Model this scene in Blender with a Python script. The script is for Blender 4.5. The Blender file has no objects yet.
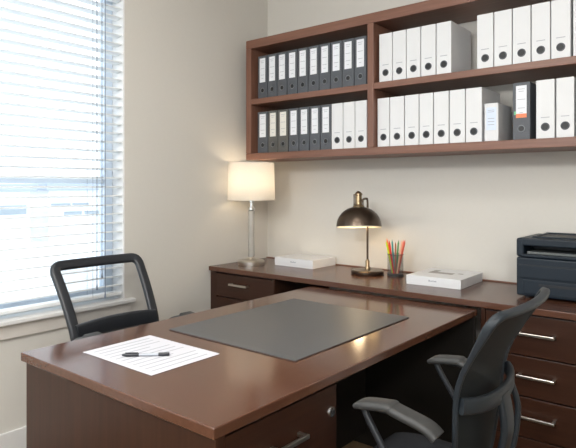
import bpy, bmesh, math, random
from mathutils import Vector, Matrix
random.seed(7)
S = bpy.context.scene
COL = S.collection
PI = math.pi

# ------------------------------------------------------------------ camera
YAW = math.radians(39.3)
FX = 561.5
HOR = 187.0
CH = 1.29
cd = bpy.data.cameras.new('camera')
cam = bpy.data.objects.new('camera', cd)
COL.objects.link(cam)
cam.location = (0, 0, CH)
cam.rotation_euler = (PI/2, 0, YAW)
cd.sensor_fit = 'HORIZONTAL'
cd.sensor_width = 36
cd.lens = FX/576*36
cd.shift_y = -(224-HOR)/576
cd.clip_start = 0.02
cd.clip_end = 500
S.camera = cam
S.view_settings.view_transform = 'Standard'
S.view_settings.look = 'None'
S.view_settings.gamma = 1
S.view_settings.use_curve_mapping = False
S.view_settings.exposure = 0.42
S.cycles.use_denoising = True
S.cycles.max_bounces = 10
S.cycles.transparent_max_bounces = 24
S.cycles.caustics_reflective = False
S.cycles.caustics_refractive = False
S.cycles.sample_clamp_indirect = 6

SN, CS = math.sin(YAW), math.cos(YAW)
def XatY(u, Y):
    t = (u-288)/FX
    f = Y/(CS+t*SN)
    return -SN*f+CS*t*f

# ------------------------------------------------------------------ materials
MATS = {}
def mat(name, col, rough=0.5, metal=0.0, spec=0.5, noise=0.0, nscale=40, bump=0.0, coat=0.0, alpha=1.0):
    if name in MATS: return MATS[name]
    m = bpy.data.materials.new(name); m.use_nodes = True
    nt = m.node_tree; b = nt.nodes['Principled BSDF']
    b.inputs['Base Color'].default_value = (*col, 1)
    b.inputs['Roughness'].default_value = rough
    b.inputs['Metallic'].default_value = metal
    b.inputs['Specular IOR Level'].default_value = spec
    b.inputs['Coat Weight'].default_value = coat
    b.inputs['Alpha'].default_value = alpha
    tc = nt.nodes.new('ShaderNodeTexCoord')
    nz = nt.nodes.new('ShaderNodeTexNoise'); nz.inputs['Scale'].default_value = nscale; nz.inputs['Detail'].default_value = 4
    nt.links.new(tc.outputs['Object'], nz.inputs['Vector'])
    if noise > 0:
        mx = nt.nodes.new('ShaderNodeMix'); mx.data_type = 'RGBA'
        mx.inputs['A'].default_value = (*[c*(1-noise) for c in col], 1)
        mx.inputs['B'].default_value = (*[min(1, c*(1+noise)) for c in col], 1)
        nt.links.new(nz.outputs['Fac'], mx.inputs['Factor'])
        nt.links.new(mx.outputs['Result'], b.inputs['Base Color'])
    if bump > 0:
        bp = nt.nodes.new('ShaderNodeBump'); bp.inputs['Strength'].default_value = bump; bp.inputs['Distance'].default_value = 0.002
        nt.links.new(nz.outputs['Fac'], bp.inputs['Height']); nt.links.new(bp.outputs['Normal'], b.inputs['Normal'])
    MATS[name] = m
    return m

def wood(name, c1, c2, axis, rough=0.3, spec=0.5):
    """grain runs along axis (0 x, 1 y, 2 z)"""
    m = bpy.data.materials.new(name); m.use_nodes = True
    nt = m.node_tree; b = nt.nodes['Principled BSDF']
    tc = nt.nodes.new('ShaderNodeTexCoord')
    mp = nt.nodes.new('ShaderNodeMapping')
    sc = [26.0, 26.0, 26.0]; sc[axis] = 1.3
    mp.inputs['Scale'].default_value = sc
    nz = nt.nodes.new('ShaderNodeTexNoise'); nz.inputs['Scale'].default_value = 2.2
    nz.inputs['Detail'].default_value = 7; nz.inputs['Roughness'].default_value = 0.62
    rp = nt.nodes.new('ShaderNodeValToRGB')
    rp.color_ramp.elements[0].position = 0.32; rp.color_ramp.elements[0].color = (*c1, 1)
    rp.color_ramp.elements[1].position = 0.72; rp.color_ramp.elements[1].color = (*c2, 1)
    nt.links.new(tc.outputs['Object'], mp.inputs['Vector'])
    nt.links.new(mp.outputs['Vector'], nz.inputs['Vector'])
    nt.links.new(nz.outputs['Fac'], rp.inputs['Fac'])
    nt.links.new(rp.outputs['Color'], b.inputs['Base Color'])
    b.inputs['Roughness'].default_value = rough
    b.inputs['Specular IOR Level'].default_value = spec
    return m

W1, W2 = (0.026, 0.0092, 0.0046), (0.044, 0.0168, 0.0090)
M_wood = [wood('espresso_veneer_x', W1, W2, 0, 0.34, 0.35), wood('espresso_veneer_y', W1, W2, 1, 0.34, 0.35), wood('espresso_veneer_z', W1, W2, 2, 0.36, 0.35)]
D1, D2 = (0.080, 0.033, 0.019), (0.104, 0.045, 0.027)
M_desktop = wood('desktop_veneer', D1, D2, 1, 0.15, 0.6)
M_ctop = wood('worktop_veneer', D1, D2, 0, 0.24)
L1, L2 = (0.155, 0.068, 0.043), (0.225, 0.108, 0.072)
M_shelf = [wood('walnut_x', L1, L2, 0, 0.42), wood('walnut_y', L1, L2, 1, 0.42), wood('walnut_z', L1, L2, 2, 0.42)]
M_wall = mat('wall_paint', (0.645, 0.618, 0.565), 0.85, spec=0.2, noise=0.015, nscale=60, bump=0.05)
M_ceil = mat('ceiling_paint', (0.80, 0.79, 0.76), 0.9, noise=0.02)
M_floor = mat('carpet', (0.175, 0.115, 0.066), 0.95, spec=0.1, noise=0.25, nscale=220, bump=0.5)
M_trim = mat('white_trim_paint', (0.74, 0.73, 0.71), 0.45, noise=0.02)
M_frame = mat('window_frame_white', (0.62, 0.70, 0.80), 0.45, noise=0.02)
M_slat = mat('blind_slat_white', (0.86, 0.88, 0.88), 0.45, noise=0.01)
M_cord = mat('blind_cord', (0.26, 0.31, 0.38), 0.8, noise=0.05)
M_nickel = mat('brushed_nickel', (0.62, 0.58, 0.52), 0.28, 1.0, noise=0.05, nscale=90)
M_chrome = mat('polished_chrome', (0.75, 0.75, 0.74), 0.15, 1.0, noise=0.02)
M_dark = mat('cord_black', (0.012, 0.010, 0.009), 0.7, noise=0.1)  # plain black for the pendant cords
M_kneeshade = mat('kneehole_shade_dark', (0.014, 0.012, 0.010), 0.5, spec=0.3, noise=0.1, nscale=30)  # kneehole shade put into the colour of the inner desk panels
M_pad = mat('grey_vinyl_pad', (0.085, 0.085, 0.087), 0.42, spec=0.45, noise=0.06, nscale=300, bump=0.05)
M_paper = mat('white_paper', (0.62, 0.62, 0.66), 0.8, spec=0.2, noise=0.01)
M_ink = mat('grey_ink', (0.36, 0.37, 0.41), 0.8, noise=0.05)
M_inkd = mat('dark_ink', (0.10, 0.10, 0.11), 0.7, noise=0.05)
M_white = mat('white_binder_board', (0.71, 0.715, 0.72), 0.5, spec=0.35, noise=0.01)
M_grey = mat('charcoal_binder_board', (0.085, 0.092, 0.104), 0.5, spec=0.4, noise=0.25, nscale=160)
M_grey2 = mat('olive_grey_binder_board', (0.095, 0.093, 0.086), 0.5, spec=0.4, noise=0.25, nscale=160)
M_label = mat('paper_label', (0.78, 0.80, 0.83), 0.7, spec=0.2, noise=0.02)
M_labelc = mat('cream_paper_label', (0.76, 0.74, 0.68), 0.7, spec=0.2, noise=0.02)
M_labelb = mat('pale_blue_label', (0.66, 0.74, 0.86), 0.7, spec=0.2, noise=0.02)
M_orange = mat('orange_print', (0.80, 0.25, 0.12), 0.7, noise=0.05)
M_green = mat('green_print', (0.15, 0.5, 0.25), 0.7, noise=0.05)
M_hole = mat('finger_hole_black', (0.010, 0.011, 0.012), 0.5, noise=0.1)
M_ring = mat('dull_ring_metal', (0.22, 0.23, 0.24), 0.4, 0.5, noise=0.05)
M_pages = mat('paper_block', (0.70, 0.69, 0.65), 0.9, spec=0.1, noise=0.08, nscale=200)
M_carton = mat('white_carton', (0.74, 0.745, 0.755), 0.42, spec=0.4, noise=0.01)
M_cgrey = mat('carton_grey_print', (0.30, 0.28, 0.26), 0.5, noise=0.1)
M_bronze = mat('dark_bronze', (0.095, 0.070, 0.052), 0.30, 0.85, noise=0.18, nscale=20)
M_brass = mat('aged_brass', (0.30, 0.22, 0.13), 0.32, 0.9, noise=0.15)
M_inside = mat('lamp_inner_white', (0.85, 0.78, 0.62), 0.5, noise=0.02)
M_plast = mat('printer_slate_plastic', (0.010, 0.017, 0.026), 0.45, spec=0.3, noise=0.06, nscale=200, bump=0.03)
M_plast2 = mat('printer_dark_plastic', (0.012, 0.013, 0.015), 0.5, noise=0.1)
M_plast3 = mat('printer_grey_plastic', (0.09, 0.10, 0.10), 0.45, noise=0.05)
M_chair = mat('chair_black_nylon', (0.018, 0.020, 0.024), 0.38, spec=0.5, noise=0.1, nscale=80)
M_chairg = mat('chair_graphite_nylon', (0.016, 0.021, 0.026), 0.45, spec=0.35, noise=0.08, nscale=80)
M_armpad = mat('chair_arm_pad', (0.038, 0.038, 0.037), 0.5, spec=0.4, noise=0.06)
M_seat = mat('chair_seat_fabric', (0.020, 0.021, 0.024), 0.9, spec=0.15, noise=0.25, nscale=260, bump=0.3)
M_meshA = mat('sheer_black_mesh', (0.05, 0.055, 0.065), 0.8, spec=0.2, noise=0.1, nscale=300, alpha=0.32)
M_meshB = mat('dense_grey_mesh', (0.012, 0.0155, 0.017), 0.75, spec=0.25, noise=0.2, nscale=300, alpha=0.9)
M_pen = mat('pen_black', (0.012, 0.013, 0.018), 0.3, noise=0.05)
M_pens = mat('pen_silver', (0.42, 0.44, 0.48), 0.3, 0.3, noise=0.05)
M_smoke = mat('smoked_cup', (0.08, 0.09, 0.10), 0.2, spec=0.6, noise=0.05, alpha=0.34)
M_cuprim = mat('cup_dark_wire', (0.035, 0.038, 0.04), 0.4, 0.4, noise=0.05)
M_lead = mat('pencil_wood', (0.70, 0.48, 0.28), 0.7, noise=0.1)
M_out = mat('pale_facade', (0.82, 0.84, 0.86), 0.9, noise=0.02, nscale=2)
M_outb = mat('blue_roof_band', (0.40, 0.45, 0.52), 0.8, noise=0.08, nscale=2)
M_outw = mat('bluish_window_strip', (0.33, 0.38, 0.42), 0.5, noise=0.15, nscale=2)
M_ground = mat('pale_concrete', (0.80, 0.80, 0.79), 0.95, noise=0.04, nscale=0.5)

def glass_mat():
    m = bpy.data.materials.new('window_glass'); m.use_nodes = True
    nt = m.node_tree; nt.nodes.remove(nt.nodes['Principled BSDF'])
    o = nt.nodes['Material Output']
    t = nt.nodes.new('ShaderNodeBsdfTransparent'); t.inputs['Color'].default_value = (0.97, 0.99, 1.0, 1)
    g = nt.nodes.new('ShaderNodeBsdfGlossy'); g.inputs['Roughness'].default_value = 0.02
    mx = nt.nodes.new('ShaderNodeMixShader'); mx.inputs[0].default_value = 0.06
    nt.links.new(t.outputs[0], mx.inputs[1]); nt.links.new(g.outputs[0], mx.inputs[2]); nt.links.new(mx.outputs[0], o.inputs['Surface'])
    return m
M_glass = glass_mat()
def shade_mat():
    m = bpy.data.materials.new('linen_lamp_shade'); m.use_nodes = True
    nt = m.node_tree; nt.nodes.remove(nt.nodes['Principled BSDF'])
    o = nt.nodes['Material Output']
    tc = nt.nodes.new('ShaderNodeTexCoord'); nz = nt.nodes.new('ShaderNodeTexNoise'); nz.inputs['Scale'].default_value = 150
    rp = nt.nodes.new('ShaderNodeValToRGB')
    rp.color_ramp.elements[0].color = (0.68, 0.66, 0.62, 1); rp.color_ramp.elements[1].color = (0.74, 0.72, 0.68, 1)
    nt.links.new(tc.outputs['Object'], nz.inputs['Vector']); nt.links.new(nz.outputs['Fac'], rp.inputs['Fac'])
    d = nt.nodes.new('ShaderNodeBsdfDiffuse'); t = nt.nodes.new('ShaderNodeBsdfTranslucent')
    nt.links.new(rp.outputs['Color'], d.inputs['Color']); nt.links.new(rp.outputs['Color'], t.inputs['Color'])
    mx = nt.nodes.new('ShaderNodeMixShader'); mx.inputs[0].default_value = 0.5
    nt.links.new(d.outputs[0], mx.inputs[1]); nt.links.new(t.outputs[0], mx.inputs[2]); nt.links.new(mx.outputs[0], o.inputs['Surface'])
    return m
M_shade = shade_mat()
def emit(name, col, s):
    m = bpy.data.materials.new(name); m.use_nodes = True
    b = m.node_tree.nodes['Principled BSDF']
    b.inputs['Base Color'].default_value = (*col, 1)
    b.inputs['Emission Color'].default_value = (*col, 1); b.inputs['Emission Strength'].default_value = s
    return m
M_bulb = emit('warm_bulb', (1.0, 0.80, 0.52), 8)
M_panel = emit('fill_panel', (1.0, 0.97, 0.92), 2.0)

# ------------------------------------------------------------------ mesh helpers
def box(bm, x0, y0, z0, x1, y1, z1, bev=0.0, mi=0, seg=2):
    g = bmesh.ops.create_cube(bm, size=1.0)
    vs = g['verts']
    for v in vs:
        v.co = Vector(((x0+x1)/2+v.co.x*(x1-x0), (y0+y1)/2+v.co.y*(y1-y0), (z0+z1)/2+v.co.z*(z1-z0)))
    fs = list({f for v in vs for f in v.link_faces})
    for f in fs: f.material_index = mi
    if bev > 0:
        es = list({e for v in vs for e in v.link_edges})
        r = bmesh.ops.bevel(bm, geom=es, offset=bev, segments=seg, profile=0.5, affect='EDGES')
        for f in r['faces']: f.material_index = mi
def lathe(bm, prof, seg=32, c=(0, 0, 0), mi=0, capb=True, capt=True):
    c = Vector(c); rings = []
    for r, z in prof:
        rings.append([bm.verts.new(c+Vector((r*math.cos(2*PI*i/seg), r*math.sin(2*PI*i/seg), z))) for i in range(seg)])
    for a, b in zip(rings, rings[1:]):
        for i in range(seg):
            f = bm.faces.new((a[i], a[(i+1) % seg], b[(i+1) % seg], b[i])); f.material_index = mi
    if capb: bm.faces.new(list(reversed(rings[0]))).material_index = mi
    if capt: bm.faces.new(rings[-1]).material_index = mi
def cyl(bm, p0, p1, r0, r1=None, seg=16, mi=0):
    r1 = r0 if r1 is None else r1
    p0, p1 = Vector(p0), Vector(p1); d = (p1-p0).normalized()
    a = d.orthogonal().normalized(); b = d.cross(a)
    A = [bm.verts.new(p0+(a*math.cos(2*PI*i/seg)+b*math.sin(2*PI*i/seg))*r0) for i in range(seg)]
    B = [bm.verts.new(p1+(a*math.cos(2*PI*i/seg)+b*math.sin(2*PI*i/seg))*r1) for i in range(seg)]
    for i in range(seg): bm.faces.new((A[i], A[(i+1) % seg], B[(i+1) % seg], B[i])).material_index = mi
    bm.faces.new(list(reversed(A))).material_index = mi; bm.faces.new(B).material_index = mi
def cr(pts, n=8, closed=False):
    P = [Vector(p) for p in pts]; out = []; N = len(P)
    for i in range(N if closed else N-1):
        if closed: p0, p1, p2, p3 = P[i-1], P[i], P[(i+1) % N], P[(i+2) % N]
        else: p0, p1, p2, p3 = P[max(i-1, 0)], P[i], P[i+1], P[min(i+2, N-1)]
        for k in range(n):
            t = k/n
            out.append(0.5*((2*p1)+(p2-p0)*t+(2*p0-5*p1+4*p2-p3)*t*t+(3*p1-p0-3*p2+p3)*t**3))
    if not closed: out.append(P[-1].copy())
    return out
def rrect(a, b, r, n=4):
    """rounded rectangle section, half sizes a, b"""
    r = min(r, a, b); o = []
    for cx, cy, s in ((a-r, b-r, 0), (-(a-r), b-r, 1), (-(a-r), -(b-r), 2), (a-r, -(b-r), 3)):
        for k in range(n+1):
            t = (s+k/n)*PI/2; o.append((cx+r*math.cos(t), cy+r*math.sin(t)))
    return o
def circ(r, n=12): return [(r*math.cos(2*PI*i/n), r*math.sin(2*PI*i/n)) for i in range(n)]
def sweep(bm, pts, prof, up=(0, 0, 1), closed=False, mi=0, scale=None):
    """prof x goes sideways (up x tangent), prof y goes along up"""
    P = [Vector(p) for p in pts]; N = len(P); up = Vector(up); rings = []
    for i in range(N):
        t = (P[(i+1) % N]-P[i-1]) if closed else (P[min(i+1, N-1)]-P[max(i-1, 0)])
        t.normalize(); s = up.cross(t)
        if s.length < 1e-4: s = Vector((1, 0, 0)).cross(t)
        s.normalize(); n = t.cross(s)
        k = scale[i] if scale else 1
        rings.append([bm.verts.new(P[i]+s*a*k+n*b*k) for a, b in prof])
    M = len(prof)
    for i in range(N if closed else N-1):
        A, B = rings[i], rings[(i+1) % N]
        for j in range(M): bm.faces.new((A[j], A[(j+1) % M], B[(j+1) % M], B[j])).material_index = mi
    if not closed:
        bm.faces.new(list(reversed(rings[0]))).material_index = mi; bm.faces.new(rings[-1]).material_index = mi
def obj(name, bm, m, parent=None, loc=(0, 0, 0), rz=0, smooth=None, label=None):
    bmesh.ops.recalc_face_normals(bm, faces=bm.faces)
    me = bpy.data.meshes.new(name); bm.to_mesh(me); bm.free()
    for x in (m if isinstance(m, (list, tuple)) else [m]): me.materials.append(x)
    o = bpy.data.objects.new(name, me); COL.objects.link(o)
    o.location = loc; o.rotation_euler = (0, 0, rz)
    if parent: o.parent = parent
    if smooth is not None:
        for p in me.polygons: p.use_smooth = True
        try: me.set_sharp_from_angle(angle=math.radians(smooth))
        except Exception: pass
    if label: o['label'] = label
    return o
def B(name, m, parent, x0, y0, z0, x1, y1, z1, bev=0.002, label=None):
    bm = bmesh.new(); box(bm, x0, y0, z0, x1, y1, z1, bev)
    return obj(name, bm, m, parent, label=label)
def tag(o, label, cat, group=None, kind=None):
    o['label'] = label; o['category'] = cat
    if group: o['group'] = group
    if kind: o['kind'] = kind
    return o
def thing(name, label, cat, loc=(0, 0, 0), rz=0, group=None):
    o = bpy.data.objects.new(name, None); COL.objects.link(o)
    o.empty_display_size = 0.05
    o.location = loc; o.rotation_euler = (0, 0, rz)
    return tag(o, label, cat, group)
def struct(o): o['kind'] = 'structure'; return o
def dup(root, loc, rz=0, label=None, group=None):
    r = root.copy(); COL.objects.link(r); r.location = loc; r.rotation_euler = (0, 0, rz)
    if label: r['label'] = label
    if group: r['group'] = group
    for ch in list(root.children):
        c = ch.copy(); COL.objects.link(c); c.parent = r
        for g in list(ch.children):
            d = g.copy(); COL.objects.link(d); d.parent = c
    return r

# ------------------------------------------------------------------ room shell
XL, YB, XR, YF, ZC = -2.67, 3.03, 2.0, -1.3, 2.75
WT = 0.16
WY0, WY1, WZ0, WZ1 = 0.30, 1.835, 0.672, 2.42
bm = bmesh.new(); box(bm, XL-WT, YF-WT, -0.1, XR+WT, YB+WT, 0); struct(obj('floor', bm, M_floor))
bm = bmesh.new(); box(bm, XL-WT, YF-WT, ZC, XR+WT, YB+WT, ZC+0.1); struct(obj('ceiling', bm, M_ceil))
bm = bmesh.new(); box(bm, XL-WT, YB, 0, XR+WT, YB+WT, ZC); struct(obj('wall_back', bm, M_wall))
bm = bmesh.new(); box(bm, XR, YF, 0, XR+WT, YB, ZC); struct(obj('wall_right', bm, M_wall))
bm = bmesh.new(); FX0, FX1, FZ0, FZ1 = -2.5, 1.85, 0.85, 2.68
for a in ((XL-WT, 0, FX0, ZC), (FX1, 0, XR+WT, ZC), (FX0, 0, FX1, FZ0), (FX0, FZ1, FX1, ZC)): box(bm, a[0], YF-WT, a[1], a[2], YF, a[3])
struct(obj('wall_front', bm, M_wall))
w2 = bpy.data.objects.new('added_window', None); COL.objects.link(w2); struct(w2)  # unseen window added behind the camera to light the back wall
bm = bmesh.new()
for x0, x1, z0, z1 in ((FX0, FX0+0.06, FZ0, FZ1), (FX1-0.06, FX1, FZ0, FZ1), (-0.38, -0.32, FZ0+0.06, FZ1-0.06), (FX0+0.06, FX1-0.06, FZ0, FZ0+0.06), (FX0+0.06, FX1-0.06, FZ1-0.06, FZ1)):
    box(bm, x0, YF-0.10, z0, x1, YF-0.04, z1, 0.003)
obj('window_frame', bm, M_frame, w2)
for x0, x1 in ((FX0+0.06, -0.38), (-0.32, FX1-0.06)):
    bm = bmesh.new(); box(bm, x0, YF-0.072, FZ0+0.06, x1, YF-0.068, FZ1-0.06); obj('glass_pane', bm, M_glass, w2)
bm = bmesh.new()
ZH = WZ0-0.022
box(bm, XL-WT, YF, 0, XL, WY0, ZC); box(bm, XL-WT, WY1, 0, XL, YB, ZC)
box(bm, XL-WT, WY0, 0, XL, WY1, ZH); box(bm, XL-WT, WY0, WZ1, XL, WY1, ZC)
struct(obj('wall_left', bm, M_wall))
for nm, a in (('baseboard_left', (XL, YF, 0, XL+0.014, YB-0.6, 0.15)), ('baseboard_right', (XR-0.014, YF, 0, XR, YB, 0.15)),
              ('baseboard_front', (XL+0.014, YF, 0, XR-0.014, YF+0.014, 0.15)), ('baseboard_back', (-0.38, YB-0.014, 0, XR-0.014, YB, 0.15))):
    bm = bmesh.new(); box(bm, *a, bev=0.004); struct(obj(nm, bm, M_trim))
# window: reveal lining, frame, meeting rail, panes, sill and apron
w = bpy.data.objects.new('window_1', None); COL.objects.link(w); struct(w)
XG = XL-0.125
bm = bmesh.new()
for a in ((XG, WY0, WZ0, XL-0.001, WY0+0.008, WZ1), (XG, WY1-0.008, WZ0, XL-0.001, WY1, WZ1), (XG, WY0, WZ1-0.008, XL-0.001, WY1, WZ1)):
    box(bm, *a)
obj('reveal', bm, M_trim, w)
bm = bmesh.new(); FW = 0.055
yA, yB, zA, zB = WY0+0.008, WY1-0.008, WZ0, WZ1-0.008
box(bm, XG-0.03, yA, zA, XG+0.02, yA+FW, zB, 0.004); box(bm, XG-0.03, yB-FW, zA, XG+0.02, yB, zB, 0.004)
box(bm, XG-0.03, yA+FW, zA, XG+0.02, yB-FW, zA+FW, 0.004); box(bm, XG-0.03, yA+FW, zB-FW, XG+0.02, yB-FW, zB, 0.004)
obj('window_frame', bm, M_frame, w)
bm = bmesh.new(); box(bm, XG-0.028, yA+FW, 1.308, XG+0.022, yB-FW, 1.348, 0.004); obj('meeting_rail', bm, M_frame, w)
for z0, z1 in ((zA+FW, 1.308), (1.348, zB-FW)):
    bm = bmesh.new(); box(bm, XG-0.006, yA+FW, z0, XG-0.002, yB-FW, z1); obj('glass_pane', bm, M_glass, w)
bm = bmesh.new(); box(bm, XL-WT, WY0, ZH, XL, WY1, WZ0); box(bm, XL, WY0-0.05, ZH, XL+0.035, WY1+0.05, WZ0, 0.005)
obj('window_sill', bm, M_trim, w)
bm = bmesh.new(); box(bm, XL, WY0-0.03, 0.583, XL+0.014, WY1+0.03, ZH, 0.003); obj('window_apron', bm, mat('apron_paint', (0.62, 0.58, 0.53), 0.6, noise=0.02), w)

# ------------------------------------------------------------------ venetian blind
bl = thing('venetian_blind', 'white horizontal slat venetian blind hanging in the window', 'blind', (XL-0.034, (WY0+WY1)/2, WZ0))
hw = (WY1-WY0)/2-0.011
bm = bmesh.new()
pitch = 0.0492; z = 0.075
tilt = math.radians(6)
while z < WZ1-WZ0-0.09:
    dx, dz = 0.025*math.cos(tilt), 0.025*math.sin(tilt)
    P = []
    for k in range(5):
        q = -1+k*0.5
        P.append((q*dx, q*dz+0.003*(1-q*q)))
    up = [[bm.verts.new((x, y, z+zz+0.0026)) for x, zz in P] for y in (-hw, hw)]
    lo = [[bm.verts.new((x, y, z+zz-0.0026)) for x, zz in P] for y in (-hw, hw)]
    for k in range(4):
        bm.faces.new((up[0][k], up[0][k+1], up[1][k+1], up[1][k])); bm.faces.new((lo[0][k], lo[1][k], lo[1][k+1], lo[0][k+1]))
    for k in (0, 4): bm.faces.new((up[0][k], up[1][k], lo[1][k], lo[0][k]))
    for r in (0, 1): bm.faces.new([v for v in up[r]]+[v for v in reversed(lo[r])])
    z += pitch
obj('slats', bm, M_slat, bl)
bm = bmesh.new(); box(bm, -0.028, -hw, 0.022, 0.028, hw, 0.042, 0.005); obj('bottom_rail', bm, M_slat, bl)
bm = bmesh.new(); box(bm, -0.035, -hw, WZ1-WZ0-0.075, 0.033, hw, WZ1-WZ0-0.012, 0.005); obj('headrail', bm, M_slat, bl)
for y in (-0.52, 0.06, 0.575):
    for dx in (-0.0275, 0.0275):
        bm = bmesh.new(); cyl(bm, (dx, y, 0.03), (dx, y, WZ1-WZ0-0.06), 0.0011, seg=6); obj('ladder_cord', bm, M_cord, bl)
for y, zb in ((0.595, 0.10), (0.625, 0.16), (0.645, 0.05)):
    bm = bmesh.new(); cyl(bm, (0.034, y, zb), (0.034, y, WZ1-WZ0-0.06), 0.0024, seg=6)
    lathe(bm, [(0.002, zb-0.03), (0.006, zb-0.025), (0.003, zb)], 8, (0.034, y, 0)); obj('pull_cord', bm, M_cord, bl)

# ------------------------------------------------------------------ outside
bm = bmesh.new(); box(bm, -140, -160, -3.7, 140, 160, -3.5); struct(obj('ground_outside', bm, M_ground))
def far_building(x, y, w_, top, label, wins, roof):
    t = thing('building', label, 'building', (x, y, -3.5), 0, None)
    h = top+3.5
    bm = bmesh.new(); box(bm, -5, -w_/2, 0, 5, w_/2, h); obj('wall', bm, M_out, t)
    bm = bmesh.new(); box(bm, -5.4, -w_/2-0.4, h, 5.4, w_/2+0.4, h+roof, 0.05); obj('roof', bm, M_outb, t)
    for a, b, z0, z1 in wins:
        bm = bmesh.new(); box(bm, 4.95, a, z0, 5.06, b, z1); obj('window', bm, M_outw, t)
far_building(-48, 14.5, 13, 0.95, 'long low pale building with blue roof band seen through the left part of the blind', [(-6, -1, 2.7, 3.4), (0.5, 3.6, 2.7, 3.4), (4.0, 6.2, 2.7, 3.4)], 0.55)
far_building(-52, 31.6, 14, 1.0, 'low pale building with grey-blue roof seen through the blind beside the pull cords', [(-6.8, -5.0, 3.0, 3.35), (-4.8, -3.2, 3.0, 3.35), (-5.6, -3.9, 2.15, 2.6), (-3.6, -2.0, 2.15, 2.6), (-1, 5.5, 2.15, 3.2)], 0.6)

# ------------------------------------------------------------------ wall shelf
SY, SX0, SX1 = 2.70, -2.57, -0.34
SB = YB-0.002
sh = thing('wall_shelf', 'long two-tier brown wood wall shelf holding binders on the back wall', 'shelf', (SX0, SB, 1.468))
def SBX(nm, x0, z0, x1, z1, ax, y0=SY, y1=SB, bev=0.003):
    bm = bmesh.new(); box(bm, x0-SX0, y0-SB, z0-1.468, x1-SX0, y1-SB, z1-1.468, bev); return obj(nm, bm, M_shelf[ax], sh)
DX0, DX1 = -1.640, -1.601
SBX('top_board', SX0, 2.199, SX1, 2.255, 0)
SBX('bottom_board', SX0, 1.468, SX1, 1.511, 0)
SBX('side_panel', SX0, 1.511, SX0+0.045, 2.199, 2)
SBX('side_panel', SX1-0.045, 1.511, SX1, 2.199, 2)
SBX('divider_panel', DX0, 1.511, DX1, 2.199, 2)
SBX('middle_board', SX0+0.045, 1.831, DX0, 1.866, 0, SY+0.002)
SBX('middle_board', DX1, 1.831, SX1-0.045, 1.866, 0, SY+0.002)

# ------------------------------------------------------------------ lever-arch binders
BY = 2.735
def make_binder(kind, W, H, D, label, group, loc):
    """spine faces -y; origin at the foot of the spine"""
    cm = {'white': M_white, 'grey': M_grey, 'olive': M_grey2, 'tab': M_grey}[kind]
    t = thing('ring_binder', label, 'binder', loc, 0, group)
    bm = bmesh.new(); e = 0.0035; h = W/2
    box(bm, -h, 0, 0, h, e, H, 0.0012); box(bm, -h, e, 0, -h+e, D, H, 0.001); box(bm, h-e, e, 0, h, D, H, 0.001)
    obj('cover', bm, cm, t)
    bm = bmesh.new(); box(bm, -h+e+0.002, 0.03, 0.006, h-e-0.010, D-0.012, H-0.016); obj('paper_block', bm, M_pages, t)
    zr = 0.20*H if kind == 'white' else 0.195*H
    rr = 0.0165 if kind == 'white' else 0.0155
    bm = bmesh.new()
    n = 20
    ring = [(rr*math.cos(2*PI*i/n), -0.0006, zr+rr*math.sin(2*PI*i/n)) for i in range(n)]
    sweep(bm, ring, circ(0.0028 if kind == 'white' else 0.0022, 6), (0, 1, 0), True)
    obj('finger_ring', bm, M_grey if kind == 'white' else M_ring, t, smooth=60)
    bm = bmesh.new(); cyl(bm, (0, -0.0005, zr), (0, 0.002, zr), rr*0.95 if kind == 'white' else rr*0.74, seg=20); obj('finger_hole', bm, M_hole, t)
    bm = bmesh.new()
    if kind == 'white':
        box(bm, -W*0.24, -0.0005, 0.355*H, W*0.24, 0.001, 0.367*H)
        obj('printed_mark', bm, M_ink, t)
    else:
        box(bm, -W*0.31, -0.0008, 0.385*H, W*0.31, 0.001, 0.945*H, mi=0)
        for q, ww in ((0.88, 0.40), (0.84, 0.30), (0.70, 0.45), (0.55, 0.40), (0.47, 0.2)):
            box(bm, -W*ww/2, -0.0014, q*H, W*ww/2, 0, q*H+0.0022, mi=1)
        if kind == 'tab':
            box(bm, -W*0.31, -0.0016, 0.385*H, W*0.31, 0, 0.455*H, mi=2)
            box(bm, -W*0.42, -0.0016, 0.44*H, -W*0.31, 0, 0.50*H, mi=3)
        obj('label', bm, [M_labelc if kind == 'olive' else M_label, M_ink, M_orange, M_green], t)
    return t

ORD = ['first', 'second', 'third', 'fourth', 'fifth', 'sixth', 'seventh', 'eighth', 'ninth', 'tenth']
protos = {}
def put_binder(kind, u0, u1, z, H, label, group):
    x0, x1 = XatY(u0, BY), XatY(u1, BY)
    W = round((x1-x0)*0.94, 4); xc = (x0+x1)/2
    key = (kind, round(W, 3), H)
    if key in protos: return dup(protos[key], (xc, BY, z), 0, label, group)
    protos[key] = make_binder(kind, round(W, 3), H, 0.265, label, group, (xc, BY, z))
ZU, ZL = 1.8665, 1.5115
us = [257.8+(366.6-257.8)*i/10 for i in range(11)]
x0_, x1_ = XatY(257.8, BY), XatY(366.6, BY)
g = 'binders on the upper left shelf'
def u_of(X, Y):
    f = -SN*X+CS*Y; l = CS*X+SN*Y
    return 288+FX*l/f
us = [u_of(x0_+(x1_-x0_)*i/10, BY) for i in range(11)]
for i in range(10):
    put_binder('grey', us[i], us[i+1], ZU, 0.28, 'charcoal binder, white label, %s from the left in the upper left shelf bay' % ORD[i], g)
e = [257.4, 268.0, 277.8, 288.4, 298.8, 309.4, 320.2, 331.3, 343, 355, 367]
g = 'binders on the lower left shelf'
for i in range(10):
    kind = 'white' if i >= 7 else ('olive' if i in (1, 2) else 'grey')
    nm = {'white': 'plain white binder', 'olive': 'grey binder with cream spine label', 'grey': 'charcoal binder with white spine label'}[kind]
    put_binder(kind, e[i], e[i+1], ZL, 0.27, '%s, %s from left in the lower left shelf bay' % (nm, ORD[i]), g)
g = 'binders on the upper right shelf'
e = [378.9, 392.3, 406.2, 420.6, 436.0, 451.6]
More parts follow.
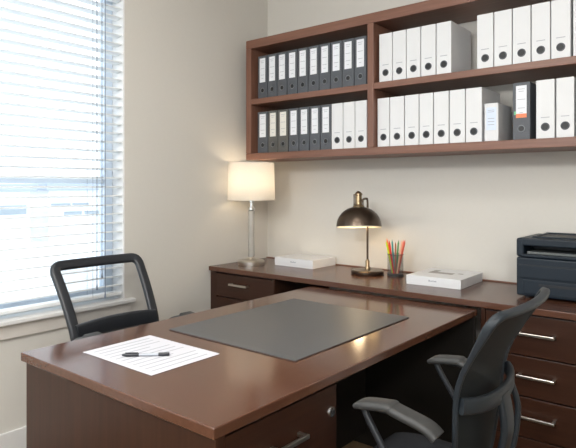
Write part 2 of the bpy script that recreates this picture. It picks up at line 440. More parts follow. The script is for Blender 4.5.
for i in range(5):
    put_binder('white', e[i], e[i+1], ZU, 0.27, 'white binder, %s of the five before the gap on the upper right shelf' % ORD[i], g)
e = [476.6, 493.7, 512.2, 531, 550.6, 571]
for i in range(5):
    put_binder('white', e[i], e[i+1], ZU, 0.27, 'white binder, %s after the gap on the upper right shelf' % ORD[i], g)
put_binder('white', 572.6, 595, ZU, 0.27, 'white binder cut off by the right picture edge on the upper right shelf', g)
g = 'binders on the lower right shelf'
e = [377.2, 389.6, 404.4, 419.0, 433.4, 449.1, 465.4, 482.2]
for i in range(7):
    put_binder('white', e[i], e[i+1], ZL, 0.27, 'white binder, %s from the divider in the lower right shelf bay' % ORD[i], g)
put_binder('tab', 512.2, 530.6, ZL, 0.27, 'charcoal binder with white and orange label among white binders at the lower right', g)
put_binder('white', 535.6, 555, ZL, 0.27, 'white binder just right of the charcoal one on the lower right shelf', g)
put_binder('white', 555.8, 574.6, ZL, 0.27, 'white binder near the right picture edge on the lower right shelf', g)
put_binder('white', 575.6, 597, ZL, 0.27, 'white binder cut off by the right picture edge on the lower right shelf', g)
xa, xb = XatY(484.4, BY), XatY(498.2, BY)
t = thing('archive_box', 'short white box with pale blue label between the binders on the lower right shelf', 'box', ((xa+xb)/2, BY, ZL))
hx = (xb-xa)/2
B('body', M_white, t, -hx, 0, 0, hx, 0.20, 0.186, 0.003)
bm = bmesh.new(); box(bm, -hx*0.72, -0.0008, 0.055, hx*0.72, 0.001, 0.165, mi=0)
for q in (0.15, 0.142, 0.11, 0.095, 0.08): box(bm, -hx*0.5, -0.0013, q, hx*0.45, 0, q+0.0025, mi=1)
obj('label', bm, [M_labelb, M_ink], t)

# ------------------------------------------------------------------ credenza: worktop on two drawer cabinets
CF, CT = 2.457, 0.785
bm = bmesh.new(); box(bm, XL+0.003, CF, 0.757, -0.40, YB-0.003, CT, 0.003)
tag(obj('worktop', bm, M_ctop), 'long dark brown worktop along the back wall carrying lamps, boxes and printer', 'worktop')
bm = bmesh.new(); box(bm, XL+0.003, YB-0.016, CT, -0.40, YB-0.003, CT+0.006, 0.001)
tag(obj('backsplash_strip', bm, M_shelf[0]), 'thin wood strip along the back edge of the worktop', 'trim strip')
def handle(parent, xc, y, z, L, axis='x'):
    """bar handle; projects along -y (axis x) or +x (axis y)"""
    bm = bmesh.new()
    if axis == 'x':
        box(bm, xc-L/2, y-0.034, z-0.006, xc+L/2, y-0.024, z+0.006, 0.002)
        for s in (-1, 1): box(bm, xc+s*(L/2-0.007)-0.006, y-0.026, z-0.005, xc+s*(L/2-0.007)+0.006, y, z+0.005, 0.001)
    else:
        box(bm, y+0.024, xc-L/2, z-0.006, y+0.034, xc+L/2, z+0.006, 0.002)
        for s in (-1, 1): box(bm, y, xc+s*(L/2-0.007)-0.006, z-0.005, y+0.026, xc+s*(L/2-0.007)+0.006, z+0.005, 0.001)
    obj('handle', bm, M_nickel, parent, label='brushed metal bar handle')
def cabinet(x0, x1, rows, label, hx=None, left_side=0.03):
    t = thing('drawer_cabinet', label, 'cabinet', (x0, CF+0.012, 0))
    wd = x1-x0; dp = YB-0.006-(CF+0.012)
    bm = bmesh.new(); T = 0.02
    box(bm, 0, 0.004, 0, left_side, dp, 0.7565, 0.001); box(bm, wd-T, 0.004, 0, wd, dp, 0.7565, 0.001)
    box(bm, left_side, dp-0.01, 0.0, wd-T, dp, 0.7565); box(bm, left_side, 0.022, 0.73, wd-T, dp-0.01, 0.7565); box(bm, left_side, 0.022, 0.05, wd-T, dp-0.01, 0.07)
    obj('carcass', bm, M_wood[2], t)
    B('plinth', M_wood[0], t, left_side, 0.04, 0, wd-T, 0.06, 0.05, 0.001)
    for z0, z1, hz in rows:
        bm = bmesh.new(); box(bm, left_side+0.004, 0.0, z0+0.003, wd-0.004, 0.02, z1-0.003, 0.0015); box(bm, left_side+0.02, 0.02, z0+0.02, wd-T-0.02, dp-0.08, z1-0.04)
        d = obj('drawer', bm, M_wood[0], t)
        handle(d, (hx-x0) if hx else wd/2, 0.0, hz, 0.15)
    return t
cabinet(XL+0.004, -2.125, [(0.600, 0.748, 0.690), (0.43, 0.600, 0.52), (0.25, 0.43, 0.345), (0.06, 0.25, 0.16)],
        'dark brown drawer cabinet under the left end of the worktop, below the shaded table lamp', -2.395, 0.055)
cabinet(-0.918, -0.42, [(0.576, 0.752, 0.674), (0.404, 0.576, 0.496), (0.232, 0.404, 0.325), (0.06, 0.232, 0.15)],
        'dark brown drawer cabinet under the printer, behind the grey chair', -0.680, 0.02)

# ------------------------------------------------------------------ desk
DXa, DXb, DYa, DYb, DZ = -1.838, -0.923, 0.866, 2.450, 0.75
dk = thing('desk', 'large dark brown wood desk in front with a blotter and paper on top', 'desk', (DXa, DYa, 0))
def DK(nm, m, x0, y0, z0, x1, y1, z1, bev=0.002):
    bm = bmesh.new(); box(bm, x0-DXa, y0-DYa, z0, x1-DXa, y1-DYa, z1, bev); return obj(nm, bm, m, dk)
DK('desktop', M_desktop, DXa, DYa, 0.722, DXb, DYb, DZ, 0.003)
DK('end_panel', M_wood[2], DXa+0.014, DYa+0.012, 0, DXb-0.006, DYa+0.040, 0.7218)
DK('end_panel', M_kneeshade, DXa+0.022, DYb-0.028, 0, DXb-0.004, DYb-0.006, 0.722)
DK('modesty_panel', M_kneeshade, -1.50, DYa+0.040, 0.06, -1.48, DYb-0.028, 0.722)
PY0, PY1 = DYa+0.040, 1.366
DK('pedestal', M_wood[2], -1.478, PY0, 0.05, DXb-0.030, PY1, 0.70)
for z0, z1, hz in ((0.46, 0.712, 0.628), (0.26, 0.457, 0.375), (0.05, 0.257, 0.17)):
    d = DK('drawer', M_wood[1], DXb-0.029, PY0+0.004, z0, DXb-0.010, PY1-0.002, z1, 0.0015)
    handle(d, (PY0+PY1)/2-DYa-0.008, DXb-0.010-DXa, hz, 0.125, 'y')
    if z0 == 0.46:
        bm = bmesh.new(); yl = PY1-0.030-DYa; xl = DXb-0.010-DXa
        cyl(bm, (xl-0.002, yl, 0.640), (xl+0.006, yl, 0.640), 0.0160, 0.0140, 24); box(bm, xl+0.006, yl-0.0015, 0.634, xl+0.0066, yl+0.0015, 0.646, mi=1)
        obj('lock', bm, [M_chrome, M_hole], d, label='round silver drawer lock')

# blotter, papers, pen
bm = bmesh.new(); box(bm, -1.69, 1.356, DZ+0.0003, -1.080, 2.108, DZ+0.0045, 0.0015)
tag(obj('desk_blotter', bm, M_pad), 'large flat grey desk pad lying on the middle of the desk', 'desk pad')
def sheet(z, rz, dx, dy, label, marks):
    t = thing('paper_sheet', label, 'paper', (-1.498+dx, 1.128+dy, z), rz, 'papers stacked on the desk')
    B('page', M_paper, t, -0.18, -0.134, 0, 0.18, 0.134, 0.0006, 0)
    if marks:
        r = random.Random(3)
        x = -0.150
        for k in range(11):
            bm = bmesh.new(); box(bm, x-0.0028, -0.112, 0.0004, x+0.0028, 0.112-(0.07 if k % 4 == 3 else r.uniform(0, 0.02)), 0.0008)
            obj('printed_line', bm, M_ink, t); x += 0.030
sheet(DZ+0.0003, 0.012, -0.003, 0.002, 'white sheet lying under the printed page on the desk', False)
sheet(DZ+0.0010, 0.0, 0, 0, 'white printed page with grey text lines on the desk, under the pen', True)
# pen: from (122,355) to (169,354)
def on_plane(u, v, z):
    f = FX*(CH-z)/(v-HOR); l = (u-288)/FX*f
    return Vector((-SN*f+CS*l, CS*f+SN*l, z))
pz = DZ+0.0018+0.0062
pa, pb = on_plane(122, 355, pz), on_plane(169.5, 354, pz)
d = (pb-pa); L = d.length; ang = math.atan2(d.y, d.x)
t = thing('marker_pen', 'black and silver pen lying across the printed page', 'pen', (pa.x, pa.y, pz), ang)
def along(nm, prof, m):
    bm = bmesh.new(); lathe(bm, prof, 16); bmesh.ops.rotate(bm, verts=bm.verts, cent=(0, 0, 0), matrix=Matrix.Rotation(PI/2, 3, 'Y')); return obj(nm, bm, m, t, smooth=40)
along('cap', [(0.0025, 0), (0.0045, 0.008), (0.0060, 0.014), (0.0060, L*0.36)], M_pen)
along('barrel', [(0.0045, L*0.36), (0.0045, L*0.77)], M_pens)
along('grip', [(0.0054, L*0.77), (0.0056, L*0.80), (0.0056, L*0.985), (0.0045, L)], M_pen)
bm = bmesh.new(); box(bm, 0.01, -0.0015, 0.0055, L*0.34, 0.0015, 0.0075, 0.0006); obj('clip', bm, M_pen, t)

# ------------------------------------------------------------------ task chairs (x forward, z up)
def make_chair(label, loc, rz, prof, hwid, bulge, frame_m, mesh_m, arms, seat, spine, tube, group='office chairs', dens=0.0, low=None, rnd=0.045, toproll=1.0, padw=0.036, arm_m=None):
    t = thing('office_chair', label, 'chair', loc, rz, group)
    PR = cr([(a, 0, b) for a, b in prof], 10)       # back profile, bottom to top
    NT = len(PR)
    HW = cr([(h, 0, 0) for h in hwid], 10); hwid = max(hwid)
    def sp(s, k):                                    # s in -1..1 across, k float index along the profile
        i = min(int(k), NT-2); q = PR[i].lerp(PR[i+1], k-i)
        tt = k/(NT-1)
        return Vector((q.x-bulge*(1-s*s)*(0.35+0.65*tt), s*HW[i].lerp(HW[i+1], k-i).x, q.z))
    # frame: rounded loop
    K = NT-1; rs = rnd/hwid; rk = K*rnd/max((PR[-1]-PR[0]).length, 0.1)
    path = []
    def corner(s0, k0, ds, dk, a0):
        for j in range(7):
            a = a0+j/6*PI/2
            path.append(sp(s0+rs*math.cos(a), k0+rk*math.sin(a)))
    n = 12
    corner(1-rs, K-rk, 0, 0, 0)
    for j in range(1, n): path.append(sp(1-rs-(2-2*rs)*j/n, K))
    corner(-1+rs, K-rk, 0, 0, PI/2)
    for j in range(1, n): path.append(sp(-1, K-rk-(K-2*rk)*j/n))
    corner(-1+rs, rk, 0, 0, PI)
    for j in range(1, n): path.append(sp(-1+rs+(2-2*rs)*j/n, 0))
    corner(1-rs, rk, 0, 0, 1.5*PI)
    for j in range(1, n): path.append(sp(1, rk+(K-2*rk)*j/n))
    zt = PR[-1].z
    bm = bmesh.new(); sweep(bm, path, rrect(tube[0], tube[1], min(tube)*0.8, 3), (1, 0, 0.25), True, scale=[1+(toproll-1)*max(0, min(1, (q.z-(zt-0.10))/0.07)) for q in path])
    if low:                                          # deep lower cross member
        pts = [sp(-1+2*j/14, 0)+Vector((0, 0, low*0.5+0.012*(1-(2*j/14-1)**2))) for j in range(15)]
        sweep(bm, pts, rrect(0.012, low*0.5, 0.008, 3), (0, 0, 1))
    obj('backrest_frame', bm, frame_m, t, smooth=50)
    bm = bmesh.new(); NS = 14; NK = 20
    V = [[bm.verts.new(sp((-1+2*i/NS)*0.985, K*(0.01+0.98*j/NK))) for i in range(NS+1)] for j in range(NK+1)]
    for j in range(NK):
        for i in range(NS): bm.faces.new((V[j][i], V[j][i+1], V[j+1][i+1], V[j+1][i]))
    obj('mesh_panel', bm, mesh_m, t, smooth=80)
    sx0, sx1, sw, sz = seat
    # seat cushion with waterfall front
    bm = bmesh.new(); NX, NY = 14, 12; top = []; bot = []
    for i in range(NX+1):
        r1, r2 = [], []
        for j in range(NY+1):
            a, b = -1+2*i/NX, -1+2*j/NY
            aa = a*math.sqrt(1-0.18*b*b); bb = b*math.sqrt(1-0.22*a*a)
            ed = max(abs(a), abs(b))**6
            zz = sz-0.03*ed-(0.035*max(0, a-0.3)**2)+0.006*abs(b)
            x = (sx0+sx1)/2+aa*(sx1-sx0)/2
            r1.append(bm.verts.new((x, bb*sw, zz))); r2.append(bm.verts.new((x, bb*sw*0.97, sz-0.075)))
        top.append(r1); bot.append(r2)
    for i in range(NX):
        for j in range(NY):
            bm.faces.new((top[i][j], top[i+1][j], top[i+1][j+1], top[i][j+1])); bm.faces.new((bot[i][j], bot[i][j+1], bot[i+1][j+1], bot[i+1][j]))
    for i in range(NX):
        bm.faces.new((top[i][0], bot[i][0], bot[i+1][0], top[i+1][0])); bm.faces.new((top[i][NY], top[i+1][NY], bot[i+1][NY], bot[i][NY]))
    for j in range(NY):
        bm.faces.new((top[0][j], top[0][j+1], bot[0][j+1], bot[0][j])); bm.faces.new((top[NX][j], bot[NX][j], bot[NX][j+1], top[NX][j+1]))
    obj('seat', bm, M_seat, t, smooth=60)
    bm = bmesh.new(); box(bm, -0.13, -0.09, sz-0.125, 0.10, 0.09, sz-0.076, 0.012); obj('tilt_mechanism', bm, M_chair, t)
    # spine from the seat mechanism up to the back
    spine(t, sp, K, sz)
    # arms: loop post plus pad
    ax0, ax1, ay, az = arms
    for s in (-1, 1):
        pts = cr([(sx0+0.10, s*(sw-0.06), sz-0.085), (sx0+0.11, s*ay, sz-0.07), (ax1-0.13, s*ay, sz+0.04), (ax1-0.030, s*ay, az-0.035), (ax1-0.035, s*ay, az-0.016), (ax1-0.09, s*ay, az-0.014), ((ax0+ax1)/2, s*ay, az-0.015), (ax0+0.02, s*ay, az-0.035)], 6)
        bm = bmesh.new(); sweep(bm, pts, rrect(0.008, 0.008, 0.006, 3), (0, 1, 0.01)); a = obj('armrest', bm, M_chair, t, smooth=50)
        pad = cr([(ax1, s*ay, az-0.022), (ax1-0.03, s*ay, az-0.010), (ax1-0.10, s*ay, az-0.001), ((ax0+ax1)/2, s*ay, az-0.006), (ax0+0.03, s*ay, az-0.026), (ax0, s*ay, az-0.045)], 6)
        bm = bmesh.new(); sweep(bm, pad, rrect(padw, 0.011, 0.010, 3), (0, 0, 1), scale=[0.55+0.45*min(1, 5*i/(len(pad)-1)) if i < len(pad)*0.3 else 1 for i in range(len(pad))]); obj('arm_pad', bm, arm_m or M_armpad, a, smooth=50)
    # pedestal base
    bm = bmesh.new(); lathe(bm, [(0.026, 0.09), (0.026, 0.26), (0.018, 0.26), (0.018, sz-0.12)], 20); obj('gas_column', bm, M_chair, t, smooth=40)
    bm = bmesh.new(); lathe(bm, [(0.045, 0.06), (0.05, 0.075), (0.04, 0.115), (0.027, 0.12)], 20); obj('base_hub', bm, M_chair, t, smooth=40)
    for k in range(5):
        a = 2*PI*k/5+0.127; c, sn = math.cos(a), math.sin(a)
        bm = bmesh.new(); sweep(bm, [(0.03*c, 0.03*sn, 0.092), (0.16*c, 0.16*sn, 0.088), (0.29*c, 0.29*sn, 0.072)], rrect(0.02, 0.014, 0.008, 3), (0, 0, 1), scale=[1.2, 1.0, 0.75])
        lg = obj('base_leg', bm, M_chair, t, smooth=50)
        bm = bmesh.new()
        for q in (-1, 1):
            p = Vector((0.29*c-q*0.014*sn, 0.29*sn+q*0.014*c, 0.027)); r = Vector((-sn, c, 0))*0.010
            cyl(bm, p-r, p+r, 0.027, seg=18)
        cyl(bm, (0.29*c, 0.29*sn, 0.03), (0.29*c, 0.29*sn, 0.065), 0.007, seg=10)
        obj('caster', bm, M_chair, lg, smooth=40)
    return t

# chair by the window (faces +x)
def spine_a(t, sp, K, sz):
    b = sp(0, 0)
    bm = bmesh.new()
    pts = cr([(-0.10, 0, sz-0.10), (b.x-0.05, 0, sz-0.07), (b.x-0.035, 0, (sz+b.z)/2), (b.x-0.012, 0, b.z+0.02)], 8)
    sweep(bm, pts, rrect(0.035, 0.010, 0.008, 3), (1, 0, 0)); obj('back_support', bm, M_chair, t, smooth=50)
CXA, CYA = -2.02, 1.432
make_chair('black office chair with sheer see-through mesh back, standing by the window', (CXA, CYA, 0), 0.0,
           [(-0.115, 0.655), (-0.132, 0.71), (-0.188, 0.82), (-0.272, 0.950)], [0.197, 0.200, 0.206, 0.214], 0.015, M_chair, M_meshA,
           (-0.03, 0.16, 0.235, 0.716), (-0.20, 0.26, 0.225, 0.49), spine_a, (0.022, 0.013), low=0.066, rnd=0.036)
# grey chair in front (faces -x)
def spine_b(t, sp, K, sz):
    kk = K*0.40
    pts = []
    for j in range(17):
        s = -1+2*j/16
        q = sp(s, kk); pts.append(q+Vector((-0.014-0.022*(1-s**4), 0, -0.012*(1-s*s))))
    bm = bmesh.new(); sweep(bm, pts, rrect(0.009, 0.020, 0.007, 3), (0, 0, 1)); lb = obj('lumbar_bar', bm, M_chairg, t, smooth=50)
    m = pts[8]
    bm = bmesh.new()
    sp_ = cr([(m.x, 0, m.z), (m.x-0.012, 0, m.z-0.10), (m.x+0.03, 0, sz+0.02), (m.x+0.12, 0, sz-0.08), (-0.10, 0, sz-0.10)], 8)
    sweep(bm, sp_, rrect(0.034, 0.010, 0.008, 3), (1, 0, 0)); obj('back_support', bm, M_chairg, t, smooth=50)
    for s in (-1,):
        q = pts[8+s*5]
        bm = bmesh.new(); pp = cr([(q.x, q.y, q.z-0.01), (q.x-0.018, q.y+0.0*s, q.z-0.09), (q.x+0.005, q.y*0.75, sz+0.03), (q.x+0.09, s*0.035, sz-0.07), (-0.11, s*0.035, sz-0.10)], 8)
        sweep(bm, pp, rrect(0.008, 0.008, 0.006, 3), (1, 0, 0)); obj('back_strut', bm, M_chairg, t, smooth=50)
CXB, CYB = -0.81, 1.483
make_chair('grey mesh office chair seen from behind, in front of the desk drawers', (CXB, CYB, 0), 3.172,
           [(-0.235, 0.53), (-0.250, 0.65), (-0.259, 0.763), (-0.275, 0.83), (-0.314, 0.905), (-0.366, 0.998)], [0.150, 0.168, 0.185, 0.197, 0.215, 0.230], 0.030, M_chairg, M_meshB,
           (-0.235, -0.010, 0.234, 0.741), (-0.25, 0.118, 0.225, 0.50), spine_b, (0.0045, 0.007), rnd=0.04, toproll=1.65, padw=0.028)

# ------------------------------------------------------------------ table lamp with drum shade
lx, ly = XatY(251.3, 2.80), 2.80
f_ = 3.66; l_ = (251.3-288)/FX*f_
lx, ly = -SN*f_+CS*l_, CS*f_+SN*l_
t = thing('table_lamp', 'lit table lamp with white drum shade at the left end of the worktop', 'lamp', (lx, ly, CT))
bm = bmesh.new(); lathe(bm, [(0.085, 0), (0.086, 0.004), (0.086, 0.024), (0.080, 0.030), (0.034, 0.034), (0.026, 0.040), (0.022, 0.048), (0.014, 0.052)], 40); obj('base', bm, M_nickel, t, smooth=35)
M_acr = mat('frosted_acrylic', (0.50, 0.48, 0.44), 0.2, 0.0, 0.6, noise=0.03, alpha=0.6)
bm = bmesh.new(); lathe(bm, [(0.019, 0.05), (0.021, 0.055), (0.019, 0.20), (0.021, 0.345), (0.019, 0.35)], 24); obj('stem', bm, M_acr, t, smooth=40)
bm = bmesh.new(); lathe(bm, [(0.014, 0.35), (0.023, 0.356), (0.023, 0.372), (0.012, 0.378), (0.011, 0.40), (0.017, 0.405), (0.017, 0.455)], 24); obj('neck', bm, M_chrome, t, smooth=40)
bm = bmesh.new(); lathe(bm, [(0.012, 0.455), (0.016, 0.47), (0.030, 0.505), (0.033, 0.53), (0.026, 0.556), (0.005, 0.568)], 20); obj('bulb', bm, M_bulb, t, smooth=60)
bm = bmesh.new(); lathe(bm, [(0.155, 0.421), (0.1485, 0.661)], 56, capb=False, capt=False)
sd = obj('shade', bm, M_shade, t, smooth=60)
for r, z in ((0.155, 0.421), (0.1485, 0.661)):
    bm = bmesh.new(); sweep(bm, [(r*math.cos(2*PI*i/56), r*math.sin(2*PI*i/56), z) for i in range(56)], circ(0.002, 6), (0, 0, 1), True)
    obj('shade_trim', bm, mat('shade_trim', (0.72, 0.68, 0.62), 0.7, noise=0.03), sd, smooth=60)
bm = bmesh.new()
for k in range(3):
    a = 2*PI*k/3; cyl(bm, (0.016*math.cos(a), 0.016*math.sin(a), 0.452), (0.153*math.cos(a), 0.153*math.sin(a), 0.452), 0.0015, seg=6)
obj('shade_spider', bm, M_chrome, sd)
def point(name, loc, e, col, r):
    ld = bpy.data.lights.new(name, 'POINT'); ld.energy = e; ld.color = col; ld.shadow_soft_size = r
    o = bpy.data.objects.new(name, ld); COL.objects.link(o); o.location = loc; return o
point('table_lamp_light', (lx, ly, CT+0.55), 3.6, (1.0, 0.78, 0.55), 0.03)

# ------------------------------------------------------------------ dome task lamp
f_ = 3.26; l_ = (367.5-288)/FX*f_
px_, py_ = -SN*f_+CS*l_, CS*f_+SN*l_
R_ = Vector((CS, SN, 0))                              # direction across the room, used as the lamp's arm direction
t = thing('desk_lamp', 'dark bronze dome desk lamp with round base on the worktop beside the pencil cup', 'lamp', (px_, py_, CT))
bm = bmesh.new(); lathe(bm, [(0.092, 0), (0.094, 0.003), (0.094, 0.020), (0.088, 0.025), (0.02, 0.027)], 44); obj('base', bm, M_bronze, t, smooth=35)
bm = bmesh.new(); lathe(bm, [(0.017, 0.026), (0.017, 0.034), (0.012, 0.045), (0.013, 0.075), (0.007, 0.085)], 20); obj('pole_collar', bm, M_brass, t, smooth=40)
hz = 0.437; off = -0.050
pole = cr([(0, 0, 0.03), (0, 0, 0.15), (0, 0, 0.30), (0, 0, hz-0.015), (R_*-0.008+Vector((0, 0, hz)))[:], (R_*-0.025+Vector((0, 0, hz-0.004)))[:], (R_*(off+0.015)+Vector((0, 0, hz-0.02)))[:]], 8)
bm = bmesh.new(); sweep(bm, pole, circ(0.0062, 12), (R_.y, -R_.x, 0.001)); obj('pole', bm, M_bronze, t, smooth=50)
dc = R_*off
zr = 0.274
RD = 0.131
dm = []
for k in range(13):
    a = k/12*PI/2*0.93
    dm.append((RD*math.cos(a)**0.9, zr+0.118*math.sin(a)))
TL = Matrix.Translation(dc+Vector((0, 0, zr)))@Matrix.Rotation(math.radians(-6), 4, R_)@Matrix.Translation(-(dc+Vector((0, 0, zr))))
bm = bmesh.new()
lathe(bm, dm, 48, dc, 0, False, True)
bm.transform(TL); ds = obj('dome_shade', bm, M_bronze, t, smooth=50)
bm = bmesh.new(); lathe(bm, [(r-0.003, z-0.0015 if i else z) for i, (r, z) in enumerate(dm)], 48, dc, 0, False, True)
sweep(bm, [(dc.x+(RD-0.002)*math.cos(2*PI*i/48), dc.y+(RD-0.002)*math.sin(2*PI*i/48), zr-0.001) for i in range(48)], circ(0.003, 8), (0, 0, 1), True)
bm.transform(TL); obj('inner_reflector', bm, M_inside, ds, smooth=50, label='pale inside of the dome')
bm = bmesh.new(); lathe(bm, [(0.032, zr+0.113), (0.034, zr+0.122), (0.020, zr+0.130), (0.019, zr+0.182), (0.023, zr+0.186), (0.023, zr+0.192), (0.012, zr+0.204), (0.006, zr+0.208)], 24, dc)
bm.transform(TL); obj('socket', bm, M_brass, t, smooth=40)
bm = bmesh.new(); q = dc-R_*0.026
cyl(bm, q+Vector((0, 0, zr+0.105)), q+Vector((0, 0, zr+0.19)), 0.004, seg=10); q2 = dc+R_*0.026
cyl(bm, q2+Vector((0, 0, zr+0.105)), q2+Vector((0, 0, zr+0.165)), 0.004, seg=10); bm.transform(TL); obj('yoke', bm, M_bronze, t, smooth=40)
bm = bmesh.new(); lathe(bm, [(0.010, zr+0.09), (0.022, zr+0.06), (0.026, zr+0.035), (0.018, zr+0.016), (0.004, zr+0.010)], 18, dc); obj('bulb', bm, M_bulb, t, smooth=60)
point('desk_lamp_light', (px_+dc.x, py_+dc.y, CT+zr-0.004), 0.8, (1.0, 0.76, 0.48), 0.03)

# ------------------------------------------------------------------ pencil cup with pencils
f_ = 3.19; l_ = (395.4-288)/FX*f_
cx, cy = -SN*f_+CS*l_, CS*f_+SN*l_
CR_, CHT = 0.045, 0.124
t = thing('pencil_cup', 'round smoky see-through pencil cup on the worktop beside the dome lamp', 'cup', (cx, cy, CT))
bm = bmesh.new(); lathe(bm, [(CR_, 0.008), (CR_, CHT)], 36, capb=False, capt=False); obj('side_wall', bm, M_smoke, t, smooth=60)
bm = bmesh.new(); lathe(bm, [(CR_+0.001, 0), (CR_+0.001, 0.012), (CR_-0.004, 0.0125)], 36); obj('bottom', bm, M_cuprim, t, smooth=40)
bm = bmesh.new(); sweep(bm, [(CR_*math.cos(2*PI*i/36), CR_*math.sin(2*PI*i/36), CHT) for i in range(36)], circ(0.002, 6), (0, 0, 1), True); obj('rim', bm, M_cuprim, t, smooth=60)
PC = [('yellow-green', (0.55, 0.75, 0.02)), ('orange', (0.90, 0.22, 0.02)), ('red', (0.75, 0.04, 0.03)), ('teal', (0.03, 0.22, 0.20)), ('dark green', (0.04, 0.22, 0.06)),
      ('peach', (0.85, 0.50, 0.32)), ('brick red', (0.60, 0.10, 0.05)), ('coral', (0.85, 0.22, 0.15)), ('brown', (0.35, 0.12, 0.06))]
lean = [180, 140, 220, 100, 60, 300, 340, 20, 260]
F_ = Vector((-SN, CS, 0))
for i, ((nm, c), a) in enumerate(zip(PC, lean)):
    dr = R_*math.cos(math.radians(a))+F_*math.sin(math.radians(a))
    pr = -R_*math.sin(math.radians(a))+F_*math.cos(math.radians(a))
    topv = dr*0.0375+Vector((0, 0, CHT))
    foot = dr*0.0145+Vector((0, 0, 0.0160))
    dirv = (topv-foot).normalized()
    Lp = 0.168+0.012*((i*7) % 4)/3
    q = dirv.to_track_quat('Z', 'Y')
    pt = thing('pencil', '%s pencil standing in the smoky cup' % nm, 'pencil', Vector((cx, cy, CT))+foot, 0, 'coloured pencils in the cup')
    pt.rotation_mode = 'QUATERNION'; pt.rotation_quaternion = q
    m = mat('pencil_'+nm.replace(' ', '_'), c, 0.4, noise=0.05)
    bm = bmesh.new(); cyl(bm, (0, 0, 0), (0, 0, Lp), 0.0049, seg=6); obj('shaft', bm, m, pt)
    bm = bmesh.new(); cyl(bm, (0, 0, Lp), (0, 0, Lp+0.016), 0.0049, 0.0012, seg=8, mi=1); cyl(bm, (0, 0, Lp+0.014), (0, 0, Lp+0.020), 0.0016, 0.0004, seg=8, mi=1); obj('sharpened_tip', bm, [M_lead, m], pt)

# ------------------------------------------------------------------ white cartons
def carton(label, x0, y0, x1, y1, h, rz, picture):
    t = thing('carton', label, 'box', ((x0+x1)/2, (y0+y1)/2, CT+0.0003), rz, 'flat white boxes on the worktop')
    a, b = (x1-x0)/2, (y1-y0)/2
    B('tray', M_carton, t, -a+0.001, -b+0.001, 0, a-0.001, b-0.001, h*0.3, 0.001)
    B('lid', M_carton, t, -a, -b, h*0.3, a, b, h, 0.0015)
    bm = bmesh.new(); r = random.Random(5); x = -0.022
    for w_, hh in ((0.007, 0.009), (0.004, 0.006), (0.006, 0.006), (0.003, 0.009), (0.006, 0.006), (0.005, 0.007)):
        box(bm, x, -b-0.0006, h*0.5, x+w_, -b+0.001, h*0.5+hh, 0.0); x += w_+0.002
    obj('front_print', bm, M_ink, t)
    if picture:
        bm = bmesh.new()
        box(bm, -0.085, -0.020, h-0.001, 0.045, 0.028, h+0.0006); box(bm, -0.085, 0.028, h-0.001, -0.055, 0.085, h+0.0006); box(bm, 0.062, 0.02, h-0.001, 0.088, 0.038, h+0.0006)
        obj('top_print', bm, M_cgrey, t)
carton('flat white box with plain lid beside the shaded table lamp', -2.372, 2.762, -2.064, 3.010, 0.052, 0.0, False)
carton('flat white box with a grey shape printed on its lid, left of the printer', -1.385, 2.665, -1.094, 2.985, 0.047, 0.03, True)

# ------------------------------------------------------------------ printer
t = thing('printer', 'dark slate grey office printer on the right end of the worktop', 'printer', (-0.822, 2.655, CT+0.0003))
PW, PD, PH = 0.40, 0.33, 0.272
bm = bmesh.new()
box(bm, 0, 0.004, 0.010, PW, PD, 0.185, 0.008, 0, 3)
obj('body', bm, M_plast, t)
for x in (0.04, PW-0.04):
    for y in (0.04, PD-0.04):
        bm = bmesh.new(); cyl(bm, (x, y, 0), (x, y, 0.012), 0.014, seg=14); obj('foot', bm, M_plast2, t)
# upper housing with output slot: sides, roof, floor of the slot
bm = bmesh.new()
box(bm, 0.0, 0.0, 0.187, 0.034, PD, PH, 0.010, 0, 3)
box(bm, PW-0.034, 0.0, 0.187, PW, PD, PH, 0.010, 0, 3)
box(bm, 0.026, 0.0, 0.238, PW-0.026, PD, PH, 0.006, 0, 2)
box(bm, 0.026, 0.0, 0.187, PW-0.026, PD, 0.200, 0.003, 0, 2)
obj('upper_housing', bm, M_plast, t)
bm = bmesh.new(); box(bm, 0.030, 0.16, 0.199, PW-0.030, 0.17, 0.24); obj('slot_back', bm, M_plast2, t)
bm = bmesh.new(); box(bm, 0.045, 0.012, 0.2003, PW-0.045, 0.155, 0.212, 0.002); obj('output_tray', bm, M_plast3, t, label='grey tray inside the paper slot')
bm = bmesh.new()
box(bm, 0.055, 0.055, PH-0.001, PW-0.02, 0.067, PH+0.007, 0.003); box(bm, 0.055, PD-0.05, PH-0.001, PW-0.02, PD-0.03, PH+0.010, 0.003)
box(bm, 0.055, 0.067, PH-0.001, 0.070, PD-0.05, PH+0.008, 0.003); box(bm, PW-0.035, 0.067, PH-0.001, PW-0.02, PD-0.05, PH+0.008, 0.003)
obj('top_rim', bm, M_plast, t)
bm = bmesh.new(); box(bm, 0.070, 0.067, PH-0.001, PW-0.035, PD-0.05, PH+0.003); obj('scanner_glass', bm, M_plast2, t)
bm = bmesh.new(); box(bm, 0.03, -0.002, 0.022, PW-0.03, 0.006, 0.085, 0.003, 0); box(bm, 0.10, -0.004, 0.060, PW-0.10, 0.0, 0.070, 0.0, 1)
tr = obj('paper_drawer', bm, [M_plast, M_plast2], t)
bm = bmesh.new(); box(bm, 0.012, -0.001, 0.092, PW-0.012, 0.006, 0.150, 0.003); obj('front_flap', bm, M_plast, t)
bm = bmesh.new(); box(bm, 0.004, 0.002, 0.1505, PW-0.004, 0.006, 0.153); obj('seam', bm, M_plast2, t)

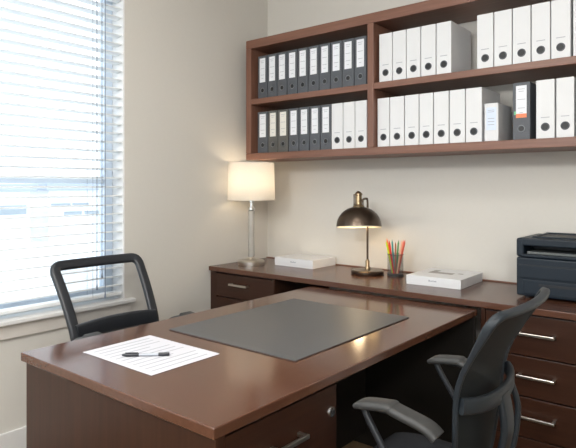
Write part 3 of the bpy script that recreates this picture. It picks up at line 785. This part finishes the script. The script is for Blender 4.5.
# ------------------------------------------------------------------ added ceiling and pendant fill lights, daylight
def fill_ceiling_light(x, y, e, label):  # panel light added out of view to light the desk from above
    t = thing('fill_ceiling_light', label, 'added ceiling light', (x, y, ZC-0.03), 0, 'added ceiling fill lights')
    bm = bmesh.new()
    for a in ((-0.62, -0.32, 0, 0.62, -0.30, 0.03), (-0.62, 0.30, 0, 0.62, 0.32, 0.03), (-0.62, -0.30, 0, -0.60, 0.30, 0.03), (0.60, -0.30, 0, 0.62, 0.30, 0.03)): box(bm, *a)
    obj('frame', bm, M_trim, t)
    bm = bmesh.new(); box(bm, -0.60, -0.30, 0.012, 0.60, 0.30, 0.02); obj('diffuser', bm, M_panel, t)
    ld = bpy.data.lights.new('fill_panel_light', 'AREA'); ld.shape = 'RECTANGLE'; ld.size = 1.18; ld.size_y = 0.58; ld.energy = e; ld.color = (1.0, 0.975, 0.94)
    o = bpy.data.objects.new('fill_panel_light', ld); COL.objects.link(o); o.location = (x, y, ZC-0.022)
fill_ceiling_light(-1.0, 0.9, 10, 'added ceiling panel light above the desk, out of view')
def fill_pendant(x, y, z, e, label):  # unseen pendants added to light the walls evenly
    t = thing('fill_pendant_lamp', label, 'lamp', (x, y, ZC), 0, 'added pendant fill lights')
    bm = bmesh.new(); lathe(bm, [(0.06, -0.03), (0.06, 0)], 24); obj('canopy', bm, M_trim, t)
    bm = bmesh.new(); cyl(bm, (0, 0, z-ZC+0.15), (0, 0, -0.03), 0.004, seg=8); obj('cord', bm, M_dark, t)
    bm = bmesh.new(); lathe(bm, [(0.03, z-ZC+0.10), (0.035, z-ZC+0.15), (0.01, z-ZC+0.16)], 20); obj('holder', bm, M_chrome, t)
    point('fill_pendant_light', (x, y, z-0.02), e, (1.0, 0.975, 0.94), 0.14)
fill_pendant(-1.2, -0.75, 2.25, 70, 'added pendant fill light near the added front window, on the blind side')
fill_pendant(0.7, -0.75, 2.25, 70, 'added pendant fill light near the added front window, on the far side from the blind')

wd = bpy.data.worlds.new('sky'); S.world = wd; wd.use_nodes = True
nt = wd.node_tree; bg = nt.nodes['Background']
tc = nt.nodes.new('ShaderNodeTexCoord'); sx = nt.nodes.new('ShaderNodeSeparateXYZ'); rp = nt.nodes.new('ShaderNodeValToRGB')
rp.color_ramp.elements[0].position = 0.0; rp.color_ramp.elements[0].color = (0.95, 0.97, 1.0, 1)
rp.color_ramp.elements[1].position = 0.7; rp.color_ramp.elements[1].color = (0.80, 0.90, 1.0, 1)
nt.links.new(tc.outputs['Generated'], sx.inputs[0]); nt.links.new(sx.outputs['Z'], rp.inputs['Fac']); nt.links.new(rp.outputs['Color'], bg.inputs['Color'])
bg.inputs['Strength'].default_value = 2.0

def portal(loc, rot, sx_, sy_):
    ld = bpy.data.lights.new('daylight_portal', 'AREA'); ld.shape = 'RECTANGLE'; ld.size = sx_; ld.size_y = sy_; ld.cycles.is_portal = True
    o = bpy.data.objects.new('daylight_portal', ld); COL.objects.link(o); o.location = loc; o.rotation_euler = rot
portal((XL-WT-0.01, (WY0+WY1)/2, (WZ0+WZ1)/2), (0, -PI/2, 0), WZ1-WZ0, WY1-WY0)
portal(((FX0+FX1)/2, YF-WT-0.01, (FZ0+FZ1)/2), (PI/2, 0, 0), FX1-FX0, FZ1-FZ0)
